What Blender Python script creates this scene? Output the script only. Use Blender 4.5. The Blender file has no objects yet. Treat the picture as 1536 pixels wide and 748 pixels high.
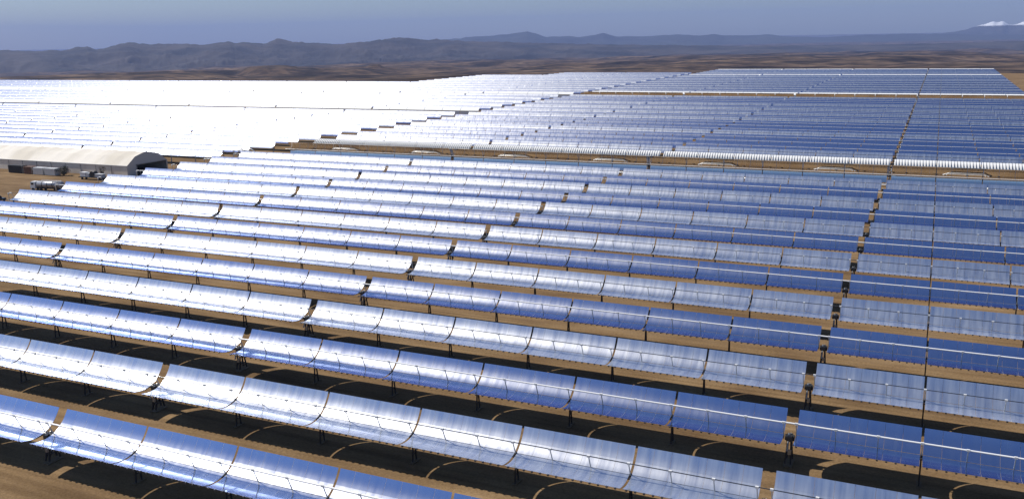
import bpy, math, random
from mathutils import Vector, Matrix, noise
random.seed(7)
R = math.radians
scene = bpy.context.scene
COL = scene.collection

# ------------------------------------------------------------ camera
F_PX = 1359.19                     # focal length in pixels of a 1536 wide frame
CAM_Z = 47.59
cam_d = bpy.data.cameras.new('camera'); cam = bpy.data.objects.new('camera', cam_d); COL.objects.link(cam)
cam_d.lens = 36.0 * F_PX / 1536.0; cam_d.sensor_width = 36.0
cam_d.clip_start = 0.5; cam_d.clip_end = 150000
FW = Vector((-0.41296591, 0.88202899, -0.22690092))
RT = Vector((0.90723402, 0.42026146, -0.01751395))
UP = Vector((-0.0799099, 0.21308489, 0.97376036))
cam.matrix_world = Matrix(((RT.x, UP.x, -FW.x, 0), (RT.y, UP.y, -FW.y, 0), (RT.z, UP.z, -FW.z, CAM_Z), (0, 0, 0, 1)))
scene.camera = cam

# ------------------------------------------------------------ sun and sky
SUN = Vector((-0.677, -0.075, 0.732)).normalized()
sun_el = math.asin(SUN.z); sun_az = math.atan2(SUN.x, SUN.y)
w = bpy.data.worlds.new('World'); scene.world = w; w.use_nodes = True
nt = w.node_tree; nt.nodes.clear()
sky = nt.nodes.new('ShaderNodeTexSky'); sky.sky_type = 'NISHITA'; sky.sun_disc = False
sky.sun_elevation = sun_el; sky.sun_rotation = sun_az
sky.altitude = 1300; sky.air_density = 1.0; sky.dust_density = 2.0; sky.ozone_density = 4.0
bg = nt.nodes.new('ShaderNodeBackground'); bg.inputs['Strength'].default_value = 0.095
out = nt.nodes.new('ShaderNodeOutputWorld')
hs = nt.nodes.new('ShaderNodeHueSaturation'); hs.inputs['Saturation'].default_value = 1.05
nt.links.new(sky.outputs[0], hs.inputs['Color']); nt.links.new(hs.outputs[0], bg.inputs[0]); nt.links.new(bg.outputs[0], out.inputs[0])
sd = bpy.data.lights.new('sun', 'SUN'); sd.energy = 5.0; sd.angle = R(0.53); sd.color = (1.0, 0.95, 0.87)
so = bpy.data.objects.new('sun', sd); COL.objects.link(so)
so.rotation_euler = SUN.to_track_quat('Z', 'Y').to_euler()
scene.view_settings.view_transform = 'Standard'; scene.view_settings.look = 'None'
scene.view_settings.exposure = 0.0; scene.view_settings.gamma = 1.0
scene.cycles.max_bounces = 6; scene.cycles.glossy_bounces = 4; scene.cycles.diffuse_bounces = 1
scene.cycles.volume_bounces = 0; scene.cycles.caustics_reflective = False; scene.cycles.caustics_refractive = False
scene.cycles.sample_clamp_indirect = 6.0

# ------------------------------------------------------------ helpers
def proj(p):
    d = Vector(p) - Vector((0, 0, CAM_Z)); z = d.dot(FW)
    if z < 1: return None
    return 768 + F_PX * d.dot(RT) / z, 374 - F_PX * d.dot(UP) / z

def in_frame(pts, m=8):
    for p in pts:
        q = proj(p)
        if q and -m < q[0] < 1536 + m and -m < q[1] < 748 + m: return True
    return False

class MB:
    """collects shapes and links them as one mesh object"""
    def __init__(s): s.v = []; s.f = []; s.m = []; s.sm = []
    def add(s, vs, fs, mi=0, smooth=False):
        b = len(s.v); s.v += [tuple(v) for v in vs]
        for f in fs: s.f.append([b + i for i in f]); s.m.append(mi); s.sm.append(smooth)
    def box(s, c, d, mi=0, rx=0, rz=0, taper=1.0):
        x, y, z = [k / 2 for k in d]
        vs = []
        for sz in (-1, 1):
            t = taper if sz > 0 else 1.0
            for sx, sy in ((-1, -1), (1, -1), (1, 1), (-1, 1)): vs.append(Vector((sx * x * t, sy * y * t, sz * z)))
        mt = Matrix.Rotation(rz, 3, 'Z') @ Matrix.Rotation(rx, 3, 'X')
        vs = [mt @ v + Vector(c) for v in vs]
        s.add(vs, [(3, 2, 1, 0), (4, 5, 6, 7), (0, 1, 5, 4), (1, 2, 6, 5), (2, 3, 7, 6), (3, 0, 4, 7)], mi)
    def tube(s, pts, r, n=8, mi=0, caps=True, smooth=True):
        pts = [Vector(p) for p in pts]
        rings = []
        for i, p in enumerate(pts):
            a = pts[max(i - 1, 0)]; b = pts[min(i + 1, len(pts) - 1)]
            t = (b - a).normalized()
            h = Vector((0, 0, 1)) if abs(t.z) < .9 else Vector((0, 1, 0))
            u = t.cross(h).normalized(); v = t.cross(u)
            rr = r[i] if isinstance(r, (list, tuple)) else r
            rings.append([p + (u * math.cos(2 * math.pi * k / n) + v * math.sin(2 * math.pi * k / n)) * rr for k in range(n)])
        vs = [q for ring in rings for q in ring]; fs = []
        for i in range(len(pts) - 1):
            for k in range(n):
                k2 = (k + 1) % n
                fs.append((i * n + k, i * n + k2, (i + 1) * n + k2, (i + 1) * n + k))
        s.add(vs, fs, mi, smooth)
        if caps:
            s.add(rings[0], [tuple(range(n))], mi); s.add(rings[-1], [tuple(range(n))[::-1]], mi)
    def bar(s, a, b, wx, wy, mi=0):
        a = Vector(a); b = Vector(b); t = (b - a).normalized()
        h = Vector((1, 0, 0)) if abs(t.x) < .9 else Vector((0, 1, 0))
        u = (h - t * h.dot(t)).normalized(); v = t.cross(u)
        vs = [e + u * sx * wx / 2 + v * sy * wy / 2 for e in (a, b) for sx, sy in ((-1, -1), (1, -1), (1, 1), (-1, 1))]
        s.add(vs, [(3, 2, 1, 0), (4, 5, 6, 7), (0, 1, 5, 4), (1, 2, 6, 5), (2, 3, 7, 6), (3, 0, 4, 7)], mi)
    def mesh(s, name, mats):
        me = bpy.data.meshes.new(name); me.from_pydata(s.v, [], s.f)
        for m in mats: me.materials.append(m)
        me.polygons.foreach_set('material_index', s.m); me.polygons.foreach_set('use_smooth', s.sm)
        me.update(); return me
    def build(s, name, mats, parent=None, loc=(0, 0, 0)):
        if not isinstance(mats, (list, tuple)): mats = [mats]
        o = bpy.data.objects.new(name, s.mesh(name, mats)); COL.objects.link(o)
        o.location = loc
        if parent: o.parent = parent
        return o

def tag(o, label=None, cat=None, group=None, kind=None):
    if label: o['label'] = label
    if cat: o['category'] = cat
    if group: o['group'] = group
    if kind: o['kind'] = kind
    return o

def empty(name, loc, rz=0):
    o = bpy.data.objects.new(name, None); COL.objects.link(o); o.location = loc; o.rotation_euler = (0, 0, rz)
    o.empty_display_size = .5
    return o

def copy_tree(o, parent=None):
    c = o.copy(); COL.objects.link(c)
    if parent: c.parent = parent
    for ch in list(KIDS.get(o, [])): copy_tree(ch, c)
    return c
KIDS = {}
def note_kids(root):
    KIDS[root] = [c for c in root.children]
    for c in KIDS[root]: note_kids(c)

# ------------------------------------------------------------ materials
def mat(name, col, rough=.7, metal=0.0, spec=.5):
    m = bpy.data.materials.new(name); m.use_nodes = True
    b = m.node_tree.nodes['Principled BSDF']
    b.inputs['Base Color'].default_value = (*col, 1); b.inputs['Roughness'].default_value = rough
    b.inputs['Metallic'].default_value = metal; b.inputs['Specular IOR Level'].default_value = spec
    return m

def noisy(name, c1, c2, scale, rough=.8, metal=0.0, detail=6, bump=0.0, stretch=(1, 1, 1), lo=.35, hi=.65):
    m = mat(name, c1, rough, metal); n = m.node_tree.nodes; l = m.node_tree.links; b = n['Principled BSDF']
    tc = n.new('ShaderNodeTexCoord'); mp = n.new('ShaderNodeMapping'); mp.inputs['Scale'].default_value = stretch
    no = n.new('ShaderNodeTexNoise'); no.inputs['Scale'].default_value = scale; no.inputs['Detail'].default_value = detail
    cr = n.new('ShaderNodeValToRGB'); cr.color_ramp.elements[0].position = lo; cr.color_ramp.elements[1].position = hi
    cr.color_ramp.elements[0].color = (*c1, 1); cr.color_ramp.elements[1].color = (*c2, 1)
    l.new(tc.outputs['Object'], mp.inputs[0]); l.new(mp.outputs[0], no.inputs['Vector'])
    l.new(no.outputs['Fac'], cr.inputs[0]); l.new(cr.outputs[0], b.inputs['Base Color'])
    if bump:
        bu = n.new('ShaderNodeBump'); bu.inputs['Strength'].default_value = bump
        l.new(no.outputs['Fac'], bu.inputs['Height']); l.new(bu.outputs[0], b.inputs['Normal'])
    return m

def mirror_mat(name, tint, sharp, haze_w, haze_r, dust, dust_col=(.75, .73, .70)):
    """silvered glass: sharp reflection + a wide lobe from fine soiling + a little dry dust in streaks"""
    m = bpy.data.materials.new(name); m.use_nodes = True
    n = m.node_tree.nodes; l = m.node_tree.links; n.clear()
    o = n.new('ShaderNodeOutputMaterial')
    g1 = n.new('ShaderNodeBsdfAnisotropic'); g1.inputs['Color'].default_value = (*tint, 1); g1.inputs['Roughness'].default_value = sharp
    g2 = n.new('ShaderNodeBsdfAnisotropic'); g2.distribution = 'BECKMANN'; g2.inputs['Color'].default_value = (.95, .95, .95, 1); g2.inputs['Roughness'].default_value = haze_r
    df = n.new('ShaderNodeBsdfDiffuse'); df.inputs['Color'].default_value = (*dust_col, 1)
    tc = n.new('ShaderNodeTexCoord'); mp = n.new('ShaderNodeMapping'); mp.inputs['Scale'].default_value = (1.6, .15, .15)
    no = n.new('ShaderNodeTexNoise'); no.inputs['Scale'].default_value = 1.0; no.inputs['Detail'].default_value = 5
    geo = n.new('ShaderNodeObjectInfo'); ad = n.new('ShaderNodeVectorMath'); ad.operation = 'ADD'
    sc = n.new('ShaderNodeVectorMath'); sc.operation = 'SCALE'; sc.inputs[0].default_value = (97., 31., 11.)
    l.new(geo.outputs['Random'], sc.inputs['Scale'])
    l.new(tc.outputs['Object'], mp.inputs[0]); l.new(mp.outputs[0], ad.inputs[0]); l.new(sc.outputs[0], ad.inputs[1])
    l.new(ad.outputs[0], no.inputs['Vector'])
    mr = n.new('ShaderNodeMapRange'); mr.inputs['From Min'].default_value = .3; mr.inputs['From Max'].default_value = .7
    mr.inputs['To Min'].default_value = haze_w * .6; mr.inputs['To Max'].default_value = haze_w * 1.4
    l.new(no.outputs['Fac'], mr.inputs['Value'])
    m1 = n.new('ShaderNodeMixShader'); m2 = n.new('ShaderNodeMixShader')
    l.new(mr.outputs[0], m1.inputs[0]); l.new(g1.outputs[0], m1.inputs[1]); l.new(g2.outputs[0], m1.inputs[2])
    mr2 = n.new('ShaderNodeMapRange'); mr2.inputs['From Min'].default_value = .3; mr2.inputs['From Max'].default_value = .7
    mr2.inputs['To Min'].default_value = dust * .5; mr2.inputs['To Max'].default_value = dust * 1.5
    l.new(no.outputs['Fac'], mr2.inputs['Value']); l.new(mr2.outputs[0], m2.inputs[0])
    l.new(m1.outputs[0], m2.inputs[1]); l.new(df.outputs[0], m2.inputs[2]); l.new(m2.outputs[0], o.inputs[0])
    return m

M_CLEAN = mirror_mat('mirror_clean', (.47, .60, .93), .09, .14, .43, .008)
M_DUSTY = mirror_mat('mirror_dusty', (.66, .74, .95), .14, .25, .46, .17, (.68, .73, .80))
M_STOW = mirror_mat('mirror_neutral', (.88, .86, .84), .05, .05, .40, .02)
M_BACK = mat('mirror_back_white_paint', (.88, .88, .87), .5)
M_STEEL = noisy('galvanised_steel', (.30, .31, .32), (.42, .43, .44), 3.0, .45, .7)
M_ARM = mat('arm_steel', (.10, .10, .11), .5, .5)
M_DARK = mat('dark_steel', (.03, .03, .032), .6, .0, .3)
M_WHITE = mat('white_painted_post', (.80, .80, .80), .4)
M_TUBE = mat('painted_glow_receiver', (.90, .90, .90), .25, 0.0, .8)  # near-white colour paints in the glow of sunlight focused on the tube
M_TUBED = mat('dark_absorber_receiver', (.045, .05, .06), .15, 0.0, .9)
M_CONC = noisy('concrete', (.34, .32, .28), (.44, .41, .36), 2.0, .9)
M_FOOT = mat('dusty_footing', (.17, .12, .07), .9)
M_PIPE = mat('pipe_cladding', (.75, .75, .74), .35, .35)
M_CANVAS = None

# ------------------------------------------------------------ ground
X1 = -12.49; Y0 = 66.31; S = 16.297; P = 13.0317; W = 1.037; AX = 3.6   # field layout, metres
XR = X1 + W + 5 * P
XL = X1 - 18 * P - 3 * W
def smooth(a, b, t):
    t = max(0, min(1, (t - a) / (b - a))); return t * t * (3 - 2 * t)
def rect_d(x, y, x0, x1, y0, y1):
    dx = max(x0 - x, 0, x - x1); dy = max(y0 - y, 0, y - y1); return math.hypot(dx, dy)
def pix_dir(x, y):
    d = FW + RT * ((x - 768) / F_PX) - UP * ((y - 374) / F_PX); d.normalize()
    return math.atan2(d.x, d.y), math.asin(d.z)
MESAS = []
for (px, py, r, wd, ln, soft) in ((408, 100, 3000, 95, 260, .35), (445, 103, 3100, 80, 200, .5), (562, 97, 3200, 26, 120, .25), (545, 101, 3200, 85, 260, .6), (500, 105, 2800, 120, 160, .5),
                                (640, 104, 3300, 160, 200, .5), (250, 111, 2600, 150, 200, .5), (180, 114, 2500, 110, 180, .5), (90, 117, 2300, 140, 160, .5), (1290, 87, 3600, 120, 220, .4),
                                (1200, 90, 3000, 160, 200, .5), (1440, 83, 3300, 150, 200, .5), (980, 92, 3200, 190, 200, .5), (860, 96, 2900, 140, 200, .5), (1380, 78, 4600, 260, 300, .4), (1080, 84, 4200, 260, 300, .5), (760, 92, 4400, 300, 300, .5)):
    a, el = pix_dir(px, py); MESAS.append((math.sin(a) * r, math.cos(a) * r, math.sin(a), math.cos(a), wd, ln, CAM_Z + r * math.tan(el), soft))
def ground_h(x, y):
    z = ground_h0(x, y)
    if math.hypot(x, y) > 1700:
        for (mx, my, sx, sy, wd, ln, top, soft) in MESAS:
            dx = x - mx; dy = y - my
            u = (dx * sy - dy * sx) / wd; v = (dx * sx + dy * sy) / ln
            q = math.hypot(u, v)
            if q > 1.8: continue
            q += .22 * noise.noise(Vector((x / 60, y / 60, 4.)))
            k = 1 - smooth(1 - soft, 1 + soft, q)
            if top > z: z += (top - z) * k
    return z
def ground_h0(x, y):
    d = min(rect_d(x, y, -340, 120, -400, 1160), rect_d(x, y, -1150, 120, -400, 850), rect_d(x, y, -600, 100, 700, 1110))
    if d <= 0: return 0.0
    r = math.hypot(x, y)
    az = math.degrees(math.atan2(x, y)) if y > 0 else -60
    deep = 115 + 50 * smooth(10, -55, az) if False else 115 + 50 * (1 - smooth(-55, 0, az))
    base = -deep * min(1, d / 7000) ** .75
    k = smooth(60, 900, d)
    n1 = noise.fractal(Vector((x / 1900, y / 1900, 3.1)), 1.0, 2.1, 6)
    n2 = noise.ridged_multi_fractal(Vector((x / 700, y / 700, 9.7)), .9, 2.1, 5, 1.0, 2.0) - 1.0
    far = smooth(9000, 16000, r)
    mesa = smooth(.12, .2, noise.noise(Vector((x / 1200, y / 1000, 17.3)))) * 12
    return base + k * (n1 * 10 + n2 * 9 + mesa * smooth(500, 1500, d)) * (1 - .6 * far)

gm = MB(); NA = 640; NR = 330
az0 = R(-78); az1 = R(38)
azs = [az0 + (az1 - az0) * i / NA for i in range(NA + 1)]
rs = [12 * (70000 / 12) ** (j / NR) for j in range(NR + 1)]
k = 14
back = [az1 + (2 * math.pi + az0 - az1) * i / k for i in range(1, k)]
azs = azs + back
vs = [(0, 0, 0)]
for r in rs:
    for a in azs:
        x = math.sin(a) * r; y = math.cos(a) * r
        vs.append((x, y, ground_h(x, y)))
n = len(azs); fs = []
for i in range(n): fs.append((0, 1 + (i + 1) % n, 1 + i))
for j in range(NR):
    for i in range(n):
        i2 = (i + 1) % n
        fs.append((1 + j * n + i, 1 + j * n + i2, 1 + (j + 1) * n + i2, 1 + (j + 1) * n + i))
gm.add(vs, fs, 0, True)

def ground_mat():
    m = bpy.data.materials.new('desert_ground'); m.use_nodes = True
    n = m.node_tree.nodes; l = m.node_tree.links; b = n['Principled BSDF']; b.inputs['Roughness'].default_value = .95
    b.inputs['Specular IOR Level'].default_value = .1
    tc = n.new('ShaderNodeTexCoord')
    def nz(scale, detail, stretch=(1, 1, 1)):
        mp = n.new('ShaderNodeMapping'); mp.inputs['Scale'].default_value = stretch
        t = n.new('ShaderNodeTexNoise'); t.inputs['Scale'].default_value = scale; t.inputs['Detail'].default_value = detail
        l.new(tc.outputs['Object'], mp.inputs[0]); l.new(mp.outputs[0], t.inputs['Vector']); return t.outputs['Fac']
    def ramp(fac, stops):
        c = n.new('ShaderNodeValToRGB'); e = c.color_ramp.elements
        e[0].position, e[0].color = stops[0][0], (*stops[0][1], 1)
        e[1].position, e[1].color = stops[-1][0], (*stops[-1][1], 1)
        for p, cc in stops[1:-1]:
            q = e.new(p); q.color = (*cc, 1)
        l.new(fac, c.inputs[0]); return c.outputs[0]
    def mix(f, a, b_, mode='MIX'):
        x = n.new('ShaderNodeMix'); x.data_type = 'RGBA'; x.blend_type = mode
        if isinstance(f, float): x.inputs[0].default_value = f
        else: l.new(f, x.inputs[0])
        l.new(a, x.inputs[6]); l.new(b_, x.inputs[7]); return x.outputs[2]
    graded = ramp(nz(.25, 9, (.35, 1, 1)), [(.3, (.170, .108, .056)), (.5, (.222, .146, .074)), (.72, (.28, .192, .104))])
    fine = ramp(nz(3.0, 8), [(.3, (.78, .76, .74)), (.7, (1.12, 1.12, 1.12))])
    graded = mix(1.0, graded, fine, 'MULTIPLY')
    tracks = ramp(nz(.9, 5, (.02, 1, 1)), [(.36, (.80, .78, .76)), (.5, (1, 1, 1)), (.66, (1.16, 1.15, 1.14))])
    graded = mix(1.0, graded, tracks, 'MULTIPLY')
    stones = ramp(nz(9.0, 4), [(.56, (1, 1, 1)), (.66, (.62, .60, .58))])
    graded = mix(1.0, graded, stones, 'MULTIPLY')
    patch = ramp(nz(.045, 7), [(.35, (.84, .82, .80)), (.62, (1.12, 1.12, 1.13))])
    graded = mix(1.0, graded, patch, 'MULTIPLY')
    wild = ramp(nz(.0016, 12, (1, 1, 1)), [(.3, (.030, .022, .017)), (.42, (.072, .050, .036)), (.56, (.135, .095, .064)), (.64, (.045, .031, .024)), (.75, (.09, .062, .044))])
    wf = ramp(nz(.007, 10), [(.40, (.30, .30, .35)), (.58, (1.3, 1.25, 1.2))])
    wild = mix(1.0, wild, ramp(nz(.03, 8), [(.42, (.5, .5, .52)), (.56, (1.2, 1.2, 1.2))]), 'MULTIPLY')
    wild = mix(1.0, wild, wf, 'MULTIPLY')
    # graded plot around the field: a rectangle with a ragged border
    sx = n.new('ShaderNodeSeparateXYZ'); l.new(tc.outputs['Object'], sx.inputs[0])
    def m_(op, a, b_=None):
        x = n.new('ShaderNodeMath'); x.operation = op
        for i, v in enumerate((a, b_)):
            if v is None: continue
            if isinstance(v, (int, float)): x.inputs[i].default_value = v
            else: l.new(v, x.inputs[i])
        return x.outputs[0]
    jx = m_('MULTIPLY', m_('SUBTRACT', nz(.01, 6), .5), 60.)
    def inside(x0, x1, y0, y1):
        dx = m_('MAXIMUM', m_('SUBTRACT', x0, sx.outputs[0]), m_('SUBTRACT', sx.outputs[0], x1))
        dy = m_('MAXIMUM', m_('SUBTRACT', y0, sx.outputs[1]), m_('SUBTRACT', sx.outputs[1], y1))
        return m_('MAXIMUM', dx, dy)
    dd = m_('MINIMUM', inside(-300., 125., -500., 1165.), inside(-1130., 125., -500., 800.))
    dd = m_('ADD', dd, jx)
    mr = n.new('ShaderNodeMapRange'); mr.inputs['From Min'].default_value = -6; mr.inputs['From Max'].default_value = 12
    l.new(dd, mr.inputs['Value'])
    colr = mix(mr.outputs[0], graded, wild)
    l.new(colr, b.inputs['Base Color'])
    bu = n.new('ShaderNodeBump'); bu.inputs['Strength'].default_value = .5; bu.inputs['Distance'].default_value = .12
    l.new(nz(1.3, 10), bu.inputs['Height']); l.new(bu.outputs[0], b.inputs['Normal'])
    return m
ground = gm.build('ground', ground_mat()); tag(ground, kind='structure')

# ------------------------------------------------------------ hills and mountains
def px_to_az_el(x, y):
    d = FW + RT * ((x - 768) / F_PX) - UP * ((y - 374) / F_PX); d.normalize()
    return math.atan2(d.x, d.y), math.asin(d.z)

def range_mesh(name, prof, dist, base_z, depth_f, depth_b, seed, rough, m, nr=60, na=700):
    pts = sorted(px_to_az_el(*q) for q in prof)
    a0, a1 = pts[0][0], pts[-1][0]
    mb = MB(); vs = []
    for j in range(nr + 1):
        for i in range(na + 1):
            a = a0 + (a1 - a0) * i / na
            for q in range(len(pts) - 1):
                if pts[q + 1][0] >= a: break
            t = (a - pts[q][0]) / (pts[q + 1][0] - pts[q][0]); t = t * t * (3 - 2 * t) * .5 + t * .5
            el = pts[q][1] + (pts[q + 1][1] - pts[q][1]) * t
            wob = noise.noise(Vector((a * 14, seed, 0))) * depth_f * .18
            u = j / nr * 1.4                      # 0 front foot, 1 crest, 1.4 behind
            r = dist + wob + ((u - 1) * depth_f if u <= 1 else (u - 1) / .4 * depth_b)
            rc = dist + wob
            top = CAM_Z + rc * math.tan(el)
            hgt = top - base_z
            x = math.sin(a) * r; y = math.cos(a) * r
            if u <= 1: sh = (u ** 1.5) * .55 + .45 * smooth(.35, 1, u)
            else: sh = 1 - smooth(1, 1.4, u)
            nn = noise.ridged_multi_fractal(Vector((x / rough, y / rough, seed)), .85, 2.2, 7, 1.0, 2.0) - 1.1
            fold = math.sin(math.pi * min(u, 1)) * nn * .62
            crest = smooth(.85, 1, u) * (1 - smooth(1, 1.15, u)) * noise.fractal(Vector((x / rough * 6, y / rough * 6, seed)), 1., 2., 4) * .06
            z = base_z + hgt * (sh + fold * (.5 if u < 1 else .3) + crest)
            vs.append((x, y, z))
    fs = [(j * (na + 1) + i, j * (na + 1) + i + 1, (j + 1) * (na + 1) + i + 1, (j + 1) * (na + 1) + i) for j in range(nr) for i in range(na)]
    mb.add(vs, fs, 0, True)
    o = mb.build(name, m); return tag(o, kind='structure')

M_HILL = noisy('hill_rock', (.006, .006, .010), (.055, .044, .040), .0022, .95, detail=12)
M_FAR = noisy('far_rock', (.012, .012, .016), (.035, .038, .036), .0006, .95, detail=8)
def snow_mat():
    m = noisy('snowy_rock', (.02, .02, .022), (.05, .045, .042), .0006, .9, detail=8)
    n = m.node_tree.nodes; l = m.node_tree.links; b = n['Principled BSDF']
    src = b.inputs['Base Color'].links[0].from_socket
    tc = n.new('ShaderNodeTexCoord'); s = n.new('ShaderNodeSeparateXYZ'); l.new(tc.outputs['Object'], s.inputs[0])
    no = n.new('ShaderNodeTexNoise'); no.inputs['Scale'].default_value = .0011; no.inputs['Detail'].default_value = 8
    l.new(tc.outputs['Object'], no.inputs['Vector'])
    a = n.new('ShaderNodeMath'); a.operation = 'MULTIPLY_ADD'; a.inputs[1].default_value = 120; l.new(no.outputs['Fac'], a.inputs[0]); l.new(s.outputs[2], a.inputs[2])
    mr = n.new('ShaderNodeMapRange'); mr.inputs['From Min'].default_value = 166; mr.inputs['From Max'].default_value = 186
    l.new(a.outputs[0], mr.inputs['Value'])
    x = n.new('ShaderNodeMix'); x.data_type = 'RGBA'; l.new(mr.outputs[0], x.inputs[0]); l.new(src, x.inputs[6]); x.inputs[7].default_value = (.85, .87, .9, 1)
    l.new(x.outputs[2], b.inputs['Base Color'])
    return m
near_prof = [(-260, 82), (-120, 79), (0, 76), (60, 77), (95, 76), (130, 70), (145, 75), (190, 65), (235, 67), (280, 66), (300, 68), (345, 63), (352, 65), (370, 64), (395, 66), (415, 59), (440, 64), (470, 65), (500, 67), (540, 64), (590, 58), (610, 57), (640, 60), (680, 61), (700, 63), (730, 63), (800, 64.5), (850, 66), (900, 67), (960, 68), (1040, 68.5), (1100, 69.5), (1200, 69), (1300, 68), (1400, 66), (1536, 62), (1800, 58)]
far_prof = [(300, 78), (420, 72), (520, 68), (600, 64), (650, 61), (690, 58.5), (700, 56), (740, 53.5), (762, 52), (790, 48), (800, 50), (820, 55), (850, 54), (870, 56), (890, 53), (905, 49), (925, 55), (960, 55), (1000, 53), (1020, 51.5), (1050, 54), (1070, 52), (1090, 54), (1110, 53), (1150, 52), (1180, 55), (1220, 56), (1260, 54), (1330, 52), (1400, 51), (1430, 51), (1460, 52), (1520, 52), (1700, 54)]
snow_prof = [(1300, 60), (1390, 53), (1430, 48), (1445, 45), (1460, 42), (1474, 38), (1490, 32.5), (1497, 33.5), (1504, 33), (1514, 38), (1524, 37), (1530, 35), (1536, 33), (1600, 26), (1750, 34)]
range_mesh('hills', near_prof, 9000, -185, 3000, 3000, 5.0, 800, M_HILL, nr=110, na=1300)
range_mesh('mountains', far_prof, 17500, -300, 5000, 4000, 11.0, 3000, M_FAR, nr=44, na=600)
range_mesh('mountains', snow_prof, 20500, -300, 6000, 4000, 23.0, 2600, snow_mat(), nr=70, na=300)

# ------------------------------------------------------------ haze
hz = MB()
def haze():
    mb = MB(); mb.box((-6000, 12500, 60), (44000, 31000, 1300))
    m = bpy.data.materials.new('thin_air'); m.use_nodes = True; n = m.node_tree.nodes; l = m.node_tree.links; n.clear()
    o = n.new('ShaderNodeOutputMaterial'); v = n.new('ShaderNodeVolumePrincipled')
    v.inputs['Color'].default_value = (.40, .54, 1.0, 1); v.inputs['Density'].default_value = 4.6e-5; v.inputs['Anisotropy'].default_value = 0.0
    l.new(v.outputs[0], o.inputs['Volume'])
    ob = mb.build('haze', m); return tag(ob, kind='stuff')
haze()

# ------------------------------------------------------------ trough collectors
FL = 1.71; HA = 2.88
def prof(s, n_, A):
    return (s * math.sin(A) - n_ * math.cos(A), AX + s * math.cos(A) + n_ * math.sin(A))
def para(s): return s * s / (4 * FL)

def mirror_shell(mb, x0, x1, s0, s1, A, seg, tilt=0.0, th=.035, tw=0.0):
    """one curved facet: reflecting front (slot 0), painted back and edges (slot 1)"""
    f = []; bk = []
    for i in range(seg + 1):
        s = s0 + (s1 - s0) * i / seg
        d = tilt * (i / seg - .5)
        for j, x in enumerate((x0, x1)):
            e = d + tw * (j - .5)
            y, z = prof(s, para(s) + e, A); f.append((x, y, z))
            y, z = prof(s, para(s) + e - th, A); bk.append((x, y, z))
    fs = [(2 * i, 2 * i + 1, 2 * i + 3, 2 * i + 2) for i in range(seg)]
    mb.add(f, fs, 0, True)
    mb.add(bk, [q[::-1] for q in fs], 1, True)
    al = f + bk; nn = len(f)
    side = []
    for i in range(seg):
        side.append((2 * i, 2 * i + 2, nn + 2 * i + 2, nn + 2 * i)); side.append((2 * i + 1, nn + 2 * i + 1, nn + 2 * i + 3, 2 * i + 3))
    side.append((0, nn, nn + 1, 1)); side.append((2 * seg, 2 * seg + 1, nn + 2 * seg + 1, nn + 2 * seg))
    mb.add(al, side, 1)

def arms_mesh(A):
    mb = MB()
    for k in range(14):
        x = .45 + k * (P - .25 - .9) / 13
        for sg in (-1, 1):
            top = []; bot = []
            for i in range(5):
                s = sg * (.25 + (HA - .02 - .25) * i / 4); dp = .42 - .36 * i / 4
                top.append(prof(s, para(s) - .045, A)); bot.append(prof(s, para(s) - .045 - dp, A))
            for i in range(4):
                q = [top[i], top[i + 1], bot[i + 1], bot[i]]
                vs = [(x - .03, *a) for a in q] + [(x + .03, *a) for a in q]
                mb.add(vs, [(0, 1, 2, 3), (7, 6, 5, 4), (0, 4, 5, 1), (1, 5, 6, 2), (2, 6, 7, 3), (3, 7, 4, 0)], 2)
            if sg < 0:
                s = sg * (HA + .07); y, z = prof(s, para(s) - .10, A)
                mb.box((x, y, z), (.20, .16, .16), 2)
    return mb

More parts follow.
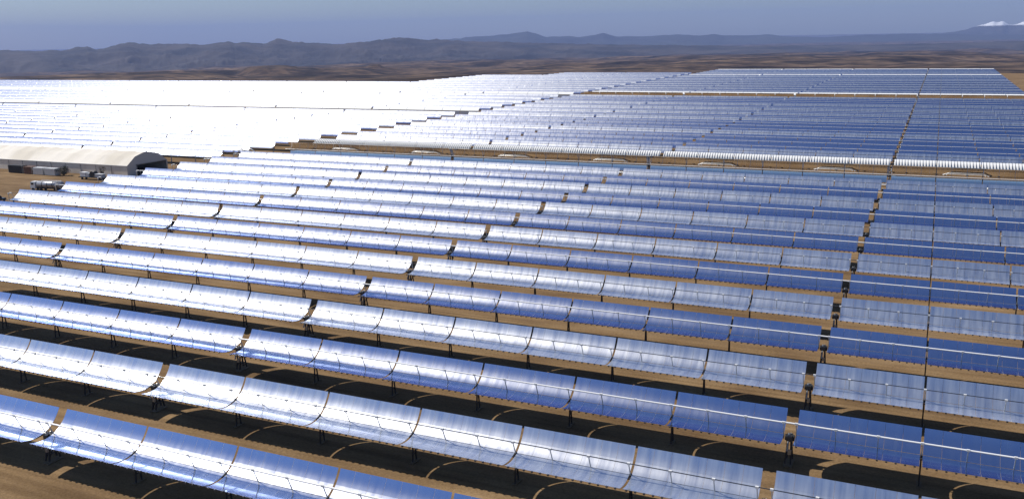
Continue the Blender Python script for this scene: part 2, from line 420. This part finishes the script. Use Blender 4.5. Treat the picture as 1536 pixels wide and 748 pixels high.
def wing_parts(A, mirror, tube_m, nmod=6, seed=0, bridge=True):
    """a near collector with every part of its own; origin at ground under its left end"""
    rnd = random.Random(seed)
    root = empty('trough_collector', (0, 0, 0))
    LEN = nmod * P - .25
    variants = []
    for v in range(3):
        mb = MB(); cw = (P - .25) / 7
        for c in range(7):
            for (a, b) in ((-HA, -1.5), (-1.49, -.035), (.035, 1.49), (1.5, HA)):
                mirror_shell(mb, c * cw + .012, (c + 1) * cw - .012, a, b, A, 5, tilt=rnd.gauss(0, .0016), tw=rnd.gauss(0, .0016))
        am = arms_mesh(A); base = len(mb.v); mb.v += am.v; mb.f += [[i + base for i in f] for f in am.f]; mb.m += am.m; mb.sm += am.sm
        variants.append(mb.mesh('mirror_panel', [mirror, M_BACK, M_ARM]))
    for k in range(nmod):
        o = bpy.data.objects.new('mirror_panel', variants[k % 3]); COL.objects.link(o); o.parent = root; o.location = (k * P, 0, 0)
    t = MB(); y, z = prof(0, -.42, A)
    t.tube([(0, y, z), (LEN, y, z)], .28, 10); t.build('torque_tube', M_STEEL, root)
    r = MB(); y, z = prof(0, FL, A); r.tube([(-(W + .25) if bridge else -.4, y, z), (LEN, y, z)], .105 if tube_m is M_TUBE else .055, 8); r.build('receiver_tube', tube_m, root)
    sp = MB(); a = prof(0, 0, A); b = prof(0, FL - .03, A); a2 = prof(-.16, .02, A)
    sp.bar((0, *a), (0, *b), .10, .07)
    sp.box((0, *prof(0, FL, A)), (.32, .22, .22))
    sm = sp.mesh('receiver_support', [M_WHITE])
    for k in range(nmod * 3 + 1):
        x = k * P / 3 - .125
        x = min(max(x, .05), LEN - .05)
        o = bpy.data.objects.new('receiver_support', sm); COL.objects.link(o); o.parent = root; o.location = (x, 0, 0)
    yb, zb = prof(0, -.42, A)
    pm = MB()
    for sg in (-1, 1):
        pm.bar((0, yb + sg * .42, .1), (0, yb + sg * .12, zb - .1), .16, .14)
    pm.bar((0, yb - .45, 1.05), (0, yb + .45, 1.05), .1, .1)
    pm.bar((0, yb - .28, 2.1), (0, yb + .28, 2.1), .1, .1)
    # bearing head and the end plates of the two modules beside it
    pm.box((0, yb, zb), (.11, .5, .6))
    y, z = prof(0, -.05, A); pm.box((0, y, z), (.20, .34, .26), rx=R(90) - A)
    pme = pm.mesh('pylon', [M_DARK])
    fm = MB(); fm.box((0, yb, .05), (.5, 1.6, .12)); fme = fm.mesh('footing', [M_FOOT])
    for k in range(1, nmod):
        o = bpy.data.objects.new('pylon', pme); COL.objects.link(o); o.parent = root; o.location = (k * P - .125, 0, 0)
        f = bpy.data.objects.new('footing', fme); COL.objects.link(f); f.parent = o
    note_kids(root)
    return root

def wing_far_mb(mb, A, nmod=6, off=(0, 0), seg=6, posts=True):
    """a far collector in one mesh: slots mirror, back, steel, white, tube"""
    ox, oy = off
    b = MB()
    for k in range(nmod):
        x0 = k * P; x1 = x0 + P - .28
        mirror_shell(b, x0, x1, -HA, -.06, A, 4); mirror_shell(b, x0, x1, .06, HA, A, 4)
        if posts:
            for j in range(3):
                xx = x0 + (j + .02) * P / 3
                b.bar((xx, *prof(0, 0, A)), (xx, *prof(0, FL, A)), .08, .07, 3)
                b.box((xx, *prof(0, FL, A)), (.34, .2, .2), 3)
            y, z = prof(0, -.3, A); b.box((x0 + P - .14, 0, z / 2), (.22, .5, z), 2, taper=.5)
            b.box((x0 + P - .14, *prof(0, -.05, A)), (.26, .5, .4), 2)
    LEN = nmod * P - .25
    y, z = prof(0, -.42, A); b.tube([(0, y, z), (LEN, y, z)], .28, 5, 2)
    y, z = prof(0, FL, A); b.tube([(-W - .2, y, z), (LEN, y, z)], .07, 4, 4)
    base = len(mb.v)
    mb.v += [(v[0] + ox, v[1] + oy, v[2]) for v in b.v]
    mb.f += [[i + base for i in f] for f in b.f]; mb.m += b.m; mb.sm += b.sm

A1 = R(68.6); A2 = R(66.8)
ORD = ['zeroth', 'first', 'second', 'third', 'fourth', 'fifth', 'sixth', 'seventh', 'eighth', 'ninth', 'tenth', 'eleventh', 'twelfth', 'thirteenth', 'fourteenth', 'fifteenth', 'sixteenth', 'seventeenth', 'eighteenth', 'nineteenth', 'twentieth']
TENS = {2: ('twenty', 'twentieth'), 3: ('thirty', 'thirtieth'), 4: ('forty', 'fortieth'), 5: ('fifty', 'fiftieth'), 6: ('sixty', 'sixtieth')}
def ordinal(k):
    if k <= 20: return ORD[k]
    t, u = divmod(k, 10)
    return TENS[t][1] if u == 0 else TENS[t][0] + '-' + ORD[u]
WX = [X1 + W, X1 - 6 * P, X1 - 12 * P - W, X1 - 18 * P - 2 * W]         # left ends, counted from the right edge
WN = [5, 6, 6, 6]
COLN = ['far right', 'right of centre', 'left of centre', 'far left']

protos = {}
def near_proto(key, A, mirror, tube_m):
    if key not in protos:
        protos[key] = [wing_parts(A, mirror, tube_m, 6, seed=hash(key) % 97 if False else len(protos) * 13 + 5), False]
    return protos[key]
def place_near(key, A, mirror, tube_m, x, y, label, cat, group, first_ok=True):
    p = near_proto(key, A, mirror, tube_m)
    if not p[1]: o = p[0]; p[1] = True
    else: o = copy_tree(p[0])
    o.location = (x, y, 0); o.rotation_euler.x = R(JIT.gauss(0, .3)); tag(o, label, cat, group); return o
JIT = random.Random(3)

def wing_samples(x, y, n_):
    return [(x + n_ * P * t / 12, y, h) for t in range(13) for h in (1.5, 5.5)]

G_NEAR = 'trough collectors in front of the tan aisle'
G_FAR = 'trough collectors beyond the tan aisle'
n_wings = 0
for r in range(-1, 14):
    y = Y0 + r * S; k = 14 - r
    dusty = r % 2 != 0
    for c in range(4):
        if not in_frame(wing_samples(WX[c], y, 6)): continue
        lab = f"{'pale dusty' if dusty else 'deep blue clean'} trough collector, {ordinal(k)} row before tan aisle, {COLN[c]}"
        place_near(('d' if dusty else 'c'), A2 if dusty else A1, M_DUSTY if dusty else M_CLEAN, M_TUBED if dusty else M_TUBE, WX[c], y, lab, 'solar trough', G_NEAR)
        n_wings += 1
for c in range(4):
    y = Y0 + 15 * S
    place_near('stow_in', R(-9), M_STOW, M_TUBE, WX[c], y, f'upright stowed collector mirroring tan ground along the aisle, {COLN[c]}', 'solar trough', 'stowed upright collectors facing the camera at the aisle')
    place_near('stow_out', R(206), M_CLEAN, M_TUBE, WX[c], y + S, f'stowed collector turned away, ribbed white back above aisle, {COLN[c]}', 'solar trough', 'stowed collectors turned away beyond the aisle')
    n_wings += 2

FARM = [None, M_BACK, M_STEEL, M_WHITE, M_TUBE]
far_meshes = {}
def far_mesh(kind, nmod):
    key = (kind, nmod)
    if key not in far_meshes:
        A = {'c': A1, 'd': A2, 'stow_in': R(-9), 'stow_out': R(206), 'e': R(72), 'g': R(65)}[kind]
        mb = MB(); wing_far_mb(mb, A, nmod)
        mm = M_DUSTY if kind in ('d', 'g') else (M_STOW if kind == 'stow_in' else M_CLEAN)
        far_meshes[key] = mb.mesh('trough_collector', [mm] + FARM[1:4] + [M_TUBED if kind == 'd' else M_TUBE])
    return far_meshes[key]
far_rows = []
for r in range(17, 67):
    if r == 36: continue
    if r == 37: kind = 'stow_in'
    elif r in (38, 57, 66): kind = 'stow_out'
    else:
        kind = 'd' if r % 2 else 'c'
        if r in (19, 23, 28, 33): kind = 'e'
        if r > 50 and r % 3 == 0: kind = 'g'
    far_rows.append((r, kind))
rowno = 0
for r, kind in far_rows:
    rowno += 1
    y = Y0 + r * S
    for c in range(4):
        if not in_frame(wing_samples(WX[c], y, WN[c])): continue
        o = bpy.data.objects.new('trough_collector', far_mesh(kind, WN[c])); COL.objects.link(o)
        o.location = (WX[c], y, 0)
        look = {'c': 'blue', 'd': 'pale dusty', 'e': 'dark blue', 'g': 'pale', 'stow_in': 'upright stowed', 'stow_out': 'white-backed stowed'}[kind]
        tag(o, f'{look} trough collector, {ordinal(rowno + 1)} row beyond tan aisle, {COLN[c]}', 'solar trough', G_FAR)
        n_wings += 1

# left field, beyond the tent and the service road
XLR = XL - 8.0
left_spots = []
for r in range(13, 61):
    if r in (26, 36): continue
    y = Y0 + r * S
    nw = 12 if r < 47 else (3 if r < 57 else 2)
    for k_ in range(nw):
        x = XLR - (k_ + 1) * (6 * P + W) + W
        if not in_frame(wing_samples(x, y, 6)): continue
        left_spots.append((r, k_, x, y))
budget = max(0, 298 - n_wings)
def left_kind(r): return 'stow_out' if r in (27, 37) else ('d' if r % 2 else 'c')
for i, (r, k_, x, y) in enumerate(left_spots[:budget]):
    kind = left_kind(r)
    o = bpy.data.objects.new('trough_collector', far_mesh(kind, 6)); COL.objects.link(o); o.location = (x, y, 0)
    tag(o, f'glaring collector, {ordinal(r - 12)} row behind tent hall, {ordinal(k_ + 1)} stretch left of cross road', 'solar trough', 'trough collectors of the left field')
rest = left_spots[budget:]
for km, mm in (('c', M_CLEAN), ('d', M_DUSTY)):
    pass
if rest:
    mb = MB()
    # slots: clean mirror, back, steel, white, tube, dusty mirror
    for (r, k_, x, y) in rest:
        kind = left_kind(r); A = {'c': A1, 'd': A2, 'stow_out': R(206)}[kind]
        s0 = len(mb.m)
        wing_far_mb(mb, A, 6, (x, y), posts=False)
        if kind == 'd': mb.m[s0:] = [5 if q == 0 else q for q in mb.m[s0:]]
    o = mb.build('trough_collectors', [M_CLEAN, M_BACK, M_STEEL, M_WHITE, M_TUBE, M_DUSTY])
    tag(o, 'glaring rows of trough collectors filling the far left field', 'solar troughs', None, 'stuff')

# ------------------------------------------------------------ drive pylons in the gaps
def drive_pylon(A=A1):
    root = empty('drive_pylon', (0, 0, 0))
    b = MB()
    for sx in (-.3, .3):
        for sy in (-.75, .75): b.bar((sx, sy, .3), (sx * .6, sy * .35, 3.0), .16, .16)
        b.bar((sx * .85, -.6, 1.1), (sx * .85, .6, 1.1), .1, .1)
        b.bar((sx * .9, -.68, .5), (sx * .7, .45, 2.4), .07, .07)
    b.build('frame', M_DARK, root)
    d = MB(); d.box((0, -.1, 3.25), (.62, 1.1, .6)); d.tube([(-.5, 0, 3.2), (.5, 0, 3.2)], .36, 14); d.build('drive_box', M_DARK, root)
    for sg in (-1, 1):
        h = MB(); h.tube([(.1 * sg, sg * 1.15, 2.0), (.1 * sg, sg * .35, 3.3)], [.11, .11], 8); h.tube([(.1 * sg, sg * .35, 3.3), (.1 * sg, sg * .05, 3.75)], .06, 8)
        h.build('hydraulic_cylinder', M_STEEL, root)
    f = MB(); f.box((0, 0, .06), (1.0, 2.2, .14)); f.build('footing', M_FOOT, root)
    c = MB(); c.box((.12, -.72, 1.75), (.35, .22, .55)); c.build('control_box', M_STEEL, root)
    note_kids(root); return root
dp = drive_pylon(); first = True
GX = [X1 + W / 2 - .12, X1 - 6 * P - W / 2 - .12, X1 - 12 * P - W * 1.5 - .12]
GAPN = ['right gap line', 'middle gap line', 'left gap line']
for r in list(range(-1, 14)) + [15, 16]:
    y = Y0 + r * S
    for g in range(3):
        if not in_frame([(GX[g], y, h) for h in (.3, 2, 4)]): continue
        o = dp if first else copy_tree(dp); first = False
        o.location = (GX[g], y, 0)
        tag(o, f'dark drive pylon between collectors, {ordinal(14 - r)} row before tan aisle, {GAPN[g]}' if r < 14 else f'dark drive pylon between stowed collectors, {"upright" if r == 15 else "white-backed"} row, {GAPN[g]}', 'drive pylon', 'drive pylons between collector stretches')
fm = MB()
for sx in (-.3, .3):
    for sy in (-.75, .75): fm.bar((sx, sy, .0), (sx * .6, sy * .35, 3.0), .18, .18)
fm.box((0, -.1, 3.25), (.62, 1.1, .6)); fm.bar((.1, -1.15, 2.), (.1, -.05, 3.75), .2, .2, 1)
fme = fm.mesh('drive_pylon', [M_DARK, M_WHITE])
rowno = 0
for r, kind in far_rows:
    rowno += 1
    for g in range(3):
        o = bpy.data.objects.new('drive_pylon', fme)
        p_ = (GX[g], Y0 + r * S, 0)
        if not in_frame([p_]): continue
        COL.objects.link(o); o.location = p_
        tag(o, f'small drive pylon, {ordinal(rowno + 1)} row beyond tan aisle, {GAPN[g]}', 'drive pylon', 'drive pylons beyond the aisle')

# ------------------------------------------------------------ pipe ends at the left edge of the near rows
def end_pipe(A):
    root = empty('swivel_pipe', (0, 0, 0))
    y, z = prof(0, FL, A)
    p = MB(); p.tube([(0, y, z), (-.9, y, z), (-1.3, y - .1, z - .3), (-1.3, y - .1, 2.2), (-1.5, .3, 1.6), (-1.6, .6, .4), (-1.6, 1.6, .35)], .12, 8); p.build('pipe', M_PIPE, root)
    j = MB(); j.box((-1.3, y - .1, 2.2), (.4, .4, .45)); j.build('ball_joint', M_WHITE, root)
    j = MB(); j.box((-1.3, y - .1, z - .3), (.34, .34, .4)); j.build('ball_joint', M_WHITE, root)
    q = MB(); q.bar((-.45, -.5, 0), (-.45, 0, 3.2), .16, .16); q.bar((-.45, .5, 0), (-.45, 0, 3.2), .16, .16); q.box((-.45, 0, 3.2), (.2, .7, .6)); q.build('stand', M_DARK, root)
    note_kids(root); return root
ep = end_pipe(A1); first = True
for r in range(6, 14):
    y = Y0 + r * S
    if not in_frame([(XL, y, 2), (XL, y, 5)]): continue
    o = ep if first else copy_tree(ep); first = False
    o.location = (XL + W, y, 0)
    tag(o, f'silver swivel pipe at left end of collector, {ordinal(14 - r)} row in front of tan aisle', 'pipe', 'swivel pipes at the row ends')

# ------------------------------------------------------------ header pipe with expansion loops in the aisle
yp = Y0 + 14.62 * S
for i, x0 in enumerate([XL + 6 + 39.1 * k for k in range(8)]):
    x1 = x0 + 39.1; mb = MB(); lx = x0 + 14; lw = 11.0; dpt = 1.9
    for dz, rr in ((0, .26), (.0, .2)):
        dy = 0 if rr > .22 else .9
        e = .9 if rr > .22 else 0
        pts = [(x0, yp + dy, .7), (lx - e, yp + dy, .7), (lx - e, yp + dpt + dy, .7), (lx + .8 - e, yp + dpt + dy + .6, .7), (lx + lw - .8 + e, yp + dpt + dy + .6, .7), (lx + lw + e, yp + dpt + dy, .7), (lx + lw + e, yp + dy, .7), (x1, yp + dy, .7)]
        mb.tube(pts, rr, 8)
    root = empty('header_pipe', (0, 0, 0))
    mb.build('pipe', M_PIPE, root)
    st = MB()
    for k_ in range(5):
        st.box((x0 + 2 + k_ * 8.8, yp + .4, .28), (.3, 1.6, .56))
    st.build('pipe_rest', M_CONC, root)
    tag(root, f'silver header pipe with expansion loop in tan aisle, {ordinal(i + 1)} length from the left', 'pipe', 'header pipes in the aisle')

root = empty('pipe_rack', (-258.0, 291.0, 0))
for k_, (dx, hh) in enumerate(((0, 5.2), (1.6, 4.6), (3.4, 5.0))):
    mb = MB(); mb.tube([(dx - 5, k_ * .8, .5), (dx - 4.6, k_ * .8, hh * .8), (dx - 3.6, k_ * .8, hh), (dx, k_ * .8, hh), (dx + 1.4, k_ * .8, hh * .85), (dx + 2.2, k_ * .8 - .5, .6), (dx + 8, k_ * .8 - .8, .5)], .24, 8); mb.build('pipe', M_PIPE, root)
for dx in (-4.2, -.8, 2.4):
    mb = MB(); mb.bar((dx, -.8, 0), (dx, -.8, 4.1), .16, .16); mb.bar((dx, 2.6, 0), (dx, 2.6, 4.1), .16, .16); mb.bar((dx, -.9, 4.05), (dx, 2.7, 4.05), .16, .16); mb.build('frame', M_STEEL, root)
tag(root, 'grey pipe rack with arched pipes at the left end of the tan aisle', 'pipe rack')

# ------------------------------------------------------------ tent hall
def tent():
    root = empty('tent_hall', (-320, 252.6, 0))
    xe = -270.6 + 320; xs = -400 + 320
    yc = [(-9.9, 0), (-9.9, 3.9), (-5.6, 7.0), (0, 8.4), (5.6, 7.0), (9.9, 3.9), (9.9, 0)]
    canvas = noisy('tent_canvas', (.64, .585, .49), (.78, .73, .65), .12, .8, stretch=(1, .4, .4), lo=.4, hi=.6)
    wallm = noisy('tent_wall', (.74, .67, .57), (.82, .76, .66), .3, .8)
    nb = 16
    roof = MB(); wl = MB(); wl2 = MB(); seam = MB()
    for i in range(nb):
        a = xs + (xe - xs) * i / nb; b = xs + (xe - xs) * (i + 1) / nb
        for k in range(1, 5):
            (ya, za), (yb, zb) = yc[k], yc[k + 1]
            m = 5
            for q in range(m):       # membrane sags a little between the arches
                u0 = q / m; u1 = (q + 1) / m
                s0 = -.18 * math.sin(math.pi * u0); s1 = -.18 * math.sin(math.pi * u1)
                xa = a + (b - a) * u0; xb = a + (b - a) * u1
                vs = [(xa, ya, za + s0 * (k in (2, 3))), (xb, ya, za + s1 * (k in (2, 3))), (xb, yb, zb + s1), (xa, yb, zb + s0)] if k < 3 else [(xa, ya, za + s0), (xb, ya, za + s1), (xb, yb, zb + (s1 if k == 3 else 0)), (xa, yb, zb + (s0 if k == 3 else 0))]
                if k == 1: vs = [(xa, ya, za), (xb, ya, za), (xb, yb, zb + s1), (xa, yb, zb + s0)]
                roof.add(vs, [(0, 1, 2, 3)], 0)
        for k, wq in ((0, wl), (5, wl2)):
            (ya, za), (yb, zb) = yc[k], yc[k + 1]
            wq.add([(a, ya, za), (b, ya, za), (b, yb, zb), (a, yb, zb)], [(0, 1, 2, 3)], 0)
        seam.box((a, -9.97, 1.95), (.16, .12, 3.9))
    roof.build('roof', canvas, root); wl.build('wall', wallm, root); wl2.build('wall', wallm, root); seam.build('wall_post', M_STEEL, root)
    ev = MB(); ev.box(((xs + xe) / 2, -10.0, 3.92), (xe - xs + .4, .22, .2)); ev.build('gutter', M_WHITE, root)
    g = MB()
    # gable round a wide dark opening
    oy0, oy1, oh = -5.4, 9.2, 3.9
    g.add([(xe, -9.9, 0), (xe, oy0, 0), (xe, oy0, oh), (xe, -9.9, 3.9)], [(0, 1, 2, 3)])
    g.add([(xe, oy1, 0), (xe, 9.9, 0), (xe, 9.9, 3.9), (xe, oy1, oh)], [(0, 1, 2, 3)])
    g.add([(xe, -9.9, 3.9), (xe, oy0, oh), (xe, oy1, oh), (xe, 9.9, 3.9), (xe, 5.6, 7.0), (xe, 0, 8.4), (xe, -5.6, 7.0)], [(0, 1, 2, 3, 4, 5, 6)])
    gmat = mat('gable_canvas', (.58, .55, .52), .8)
    g.build('gable', gmat, root)
    g = MB(); g.add([(xs, y, z) for y, z in yc], [tuple(range(7))]); g.build('gable', gmat, root)
    fr = MB(); fr.box((xe + .08, oy0, oh / 2), (.2, .25, oh)); fr.box((xe + .08, oy1, oh / 2), (.2, .25, oh)); fr.box((xe + .08, (oy0 + oy1) / 2, oh), (.2, oy1 - oy0 + .25, .25))
    fr.build('door_frame', M_STEEL, root)
    tag(root, 'long beige tent hall with folded roof and open gable end', 'tent hall')
tent()

# ------------------------------------------------------------ yard things beside the tent
M_BOX = noisy('container_grey', (.52, .53, .55), (.60, .61, .62), .8, .5)
M_RUST = noisy('container_brown', (.10, .05, .03), (.16, .08, .05), .8, .7)
M_BLACK = mat('black_tarp', (.015, .015, .017), .6)
def container(x, y, L_, m, label, h=2.6, d=2.4):
    root = empty('container', (x, y, 0))
    b = MB(); b.box((0, 0, h / 2 + .15), (L_, d, h))
    nrib = int(L_ / .45)
    for i in range(nrib):
        b.box((-L_ / 2 + (i + .5) * L_ / nrib, -d / 2 - .03, h / 2 + .15), (.2, .06, h - .3))
    b.build('body', m, root)
    c = MB()
    for sx in (-1, 1):
        for sy in (-1, 1): c.box((sx * (L_ / 2 - .05), sy * (d / 2 - .04), h / 2 + .12), (.16, .16, h + .12))
    c.build('corner_post', M_STEEL, root)
    dr = MB(); dr.box((L_ / 2 + .03, -.58, h / 2 + .1), (.06, 1.1, h - .25)); dr.box((L_ / 2 + .03, .58, h / 2 + .1), (.06, 1.1, h - .25)); dr.build('door', m, root)
    tag(root, label, 'container', 'containers beside the tent'); return root
container(-308.6, 236.0, 5.6, M_BOX, 'left one of two pale grey site containers in front of tent hall')
container(-302.2, 236.0, 5.6, M_BOX, 'right one of two pale grey site containers, beside dark shrub')
container(-314.6, 236.2, 4.6, M_RUST, 'rust brown container left of the pale grey containers', 2.7)
container(-321.8, 236.4, 8.0, M_BLACK, 'black tarp-covered container at the left edge of the yard', 2.9)

def leaf_shrub(loc, rad, hgt, n_, col, label, bare=False):
    root = empty('shrub', loc)
    st = MB(); rnd = random.Random(int(loc[0] * 7))
    tips = []
    for i in range(14):
        a = rnd.uniform(0, 6.28); rr = rnd.uniform(.3, 1) * rad; hh = hgt * rnd.uniform(.55, .95)
        mid = (math.cos(a) * rr * .35, math.sin(a) * rr * .35, hh * .5); tip = (math.cos(a) * rr, math.sin(a) * rr, hh)
        st.tube([(0, 0, 0), mid, tip], [.10, .06, .02], 5); tips += [mid, tip]
    st.build('stem', mat('shrub_bark', (.12, .09, .06), .9), root)
    lf = MB()
    for i in range(n_):
        t = rnd.choice(tips); p = Vector(t) + Vector((rnd.gauss(0, .3) * rad * .5, rnd.gauss(0, .3) * rad * .5, rnd.gauss(0, .18) * hgt * .6))
        p.z = max(p.z, .1); s = rnd.uniform(.08, .18)
        u = Vector((rnd.gauss(0, 1), rnd.gauss(0, 1), rnd.gauss(0, 1))).normalized(); v = u.orthogonal().normalized()
        lf.add([p, p + u * s + v * s * .5, p + u * s * 2, p + u * s - v * s * .5], [(0, 1, 2, 3)])
    lf.build('foliage', noisy('shrub_leaves', col, tuple(c * 1.7 for c in col), 2.0, .8), root)
    tag(root, label, 'shrub', 'shrubs along the tent')
leaf_shrub((-296.8, 236.5, 0), 2.2, 3.3, 2200, (.045, .045, .03), 'dark dense shrub right of the pale grey containers')
leaf_shrub((-277.2, 237.0, 0), 1.5, 4.4, 500, (.09, .065, .045), 'sparse reddish bare shrub at the tent hall wall corner')

def wheel(mb, x, y, r=.5, w_=.35): mb.tube([(x, y - w_ / 2, r), (x, y + w_ / 2, r)], r, 14)
def tanker():
    root = empty('tanker_truck', (-269.6, 209.5, 0), R(8))
    b = MB(); b.tube([(-5.6, 0, 2.1), (-5.3, 0, 2.1), (4.6, 0, 2.1), (4.9, 0, 2.1)], [.7, 1.15, 1.15, .7], 20)
    b.build('tank', mat('tank_grey', (.33, .34, .38), .35, .5), root)
    bd = MB()
    for x in (-3.2, -1.0, 1.2, 3.2): bd.tube([(x - .12, 0, 2.1), (x + .12, 0, 2.1)], 1.19, 20)
    bd.build('tank_band', M_DARK, root)
    rl = MB(); rl.box((0, .0, 3.32), (8.6, .6, .08)); rl.bar((-4, .3, 3.6), (4, .3, 3.6), .06, .06)
    for x in (-4, -2, 0, 2, 4): rl.bar((x, .3, 3.3), (x, .3, 3.6), .05, .05)
    rl.build('catwalk', M_WHITE, root)
    c = MB(); c.box((-6.9, 0, 1.9), (2.0, 2.3, 2.3), taper=.88); c.box((-7.7, 0, 1.1), (.7, 2.2, .9)); c.build('cab', M_WHITE, root)
    gl = MB(); gl.box((-7.93, 0, 2.35), (.06, 1.9, .8), 0); gl.box((-7.0, -1.12, 2.35), (1.0, .05, .6), 0); gl.build('window', mat('dark_glass', (.02, .025, .03), .08), root)
    ch = MB(); ch.box((-1, 0, .85), (12.6, .9, .3)); ch.build('chassis', M_DARK, root)
    wmesh = MB(); wheel(wmesh, 0, 0); wm = wmesh.mesh('wheel', [M_BLACK])
    for x in (-6.9, -3.6, 2.2, 3.5):
        for y in (-1.0, 1.0):
            o = bpy.data.objects.new('wheel', wm); COL.objects.link(o); o.parent = root; o.location = (x, y, 0)
    tag(root, 'grey tanker truck with white cab and rail parked in the yard', 'tanker truck')
tanker()
def flatbed():
    root = empty('flatbed_trailer', (-277.0, 233.0, 0), R(3))
    b = MB(); b.box((0, 0, .95), (12.4, 2.3, .25)); b.build('deck', M_DARK, root)
    d = MB(); d.tube([(.2, -.9, 2.1), (.2, .9, 2.1)], .75, 18); d.tube([(.2, -.98, 2.1), (.2, -.9, 2.1)], 1.05, 18); d.tube([(.2, .9, 2.1), (.2, .98, 2.1)], 1.05, 18); d.build('drum', M_DARK, root)
    for x, l_, m, h in ((-4.3, 2.6, M_WHITE, 1.5), (-2.0, 1.5, M_BOX, 1.2), (3.2, 3.4, M_BOX, 1.1)):
        c = MB(); c.box((x, 0, 1.08 + h / 2), (l_, 1.7, h)); c.box((x, 0, 1.1 + h), (l_ + .1, 1.8, .08)); c.build('crate', m, root)
    wmesh = MB(); wheel(wmesh, 0, 0, .42); wm = wmesh.mesh('wheel', [M_BLACK])
    for x in (-4.6, 3.6, 4.8):
        for y in (-.95, .95):
            o = bpy.data.objects.new('wheel', wm); COL.objects.link(o); o.parent = root; o.location = (x, y, 0)
    tag(root, 'low trailer loaded with grey boxes and dark drum beside tent wall', 'trailer')
flatbed()
def pickup():
    root = empty('parked_car', (-268.2, 188.6, 0), R(4))
    m = mat('black_paint', (.012, .012, .014), .2)
    b = MB(); b.box((0, 0, .85), (5.2, 1.9, .6), taper=.96); b.box((-.3, 0, 1.42), (2.5, 1.75, .62), taper=.78); b.build('body', m, root)
    g = MB(); g.box((-.3, -.80, 1.42), (1.9, .05, .38), rx=R(-12)); g.box((-.3, .80, 1.42), (1.9, .05, .38), rx=R(12)); g.build('window', mat('car_glass', (.03, .035, .04), .05), root)
    wmesh = MB(); wheel(wmesh, 0, 0, .38, .26); wm = wmesh.mesh('wheel', [M_BLACK])
    for x in (-1.6, 1.6):
        for y in (-.85, .85):
            o = bpy.data.objects.new('wheel', wm); COL.objects.link(o); o.parent = root; o.location = (x, y, 0)
    tag(root, 'black car parked at left edge beside the collector ends', 'car')
pickup()
print('WINGS', n_wings, 'left', len(left_spots), 'budget', budget)
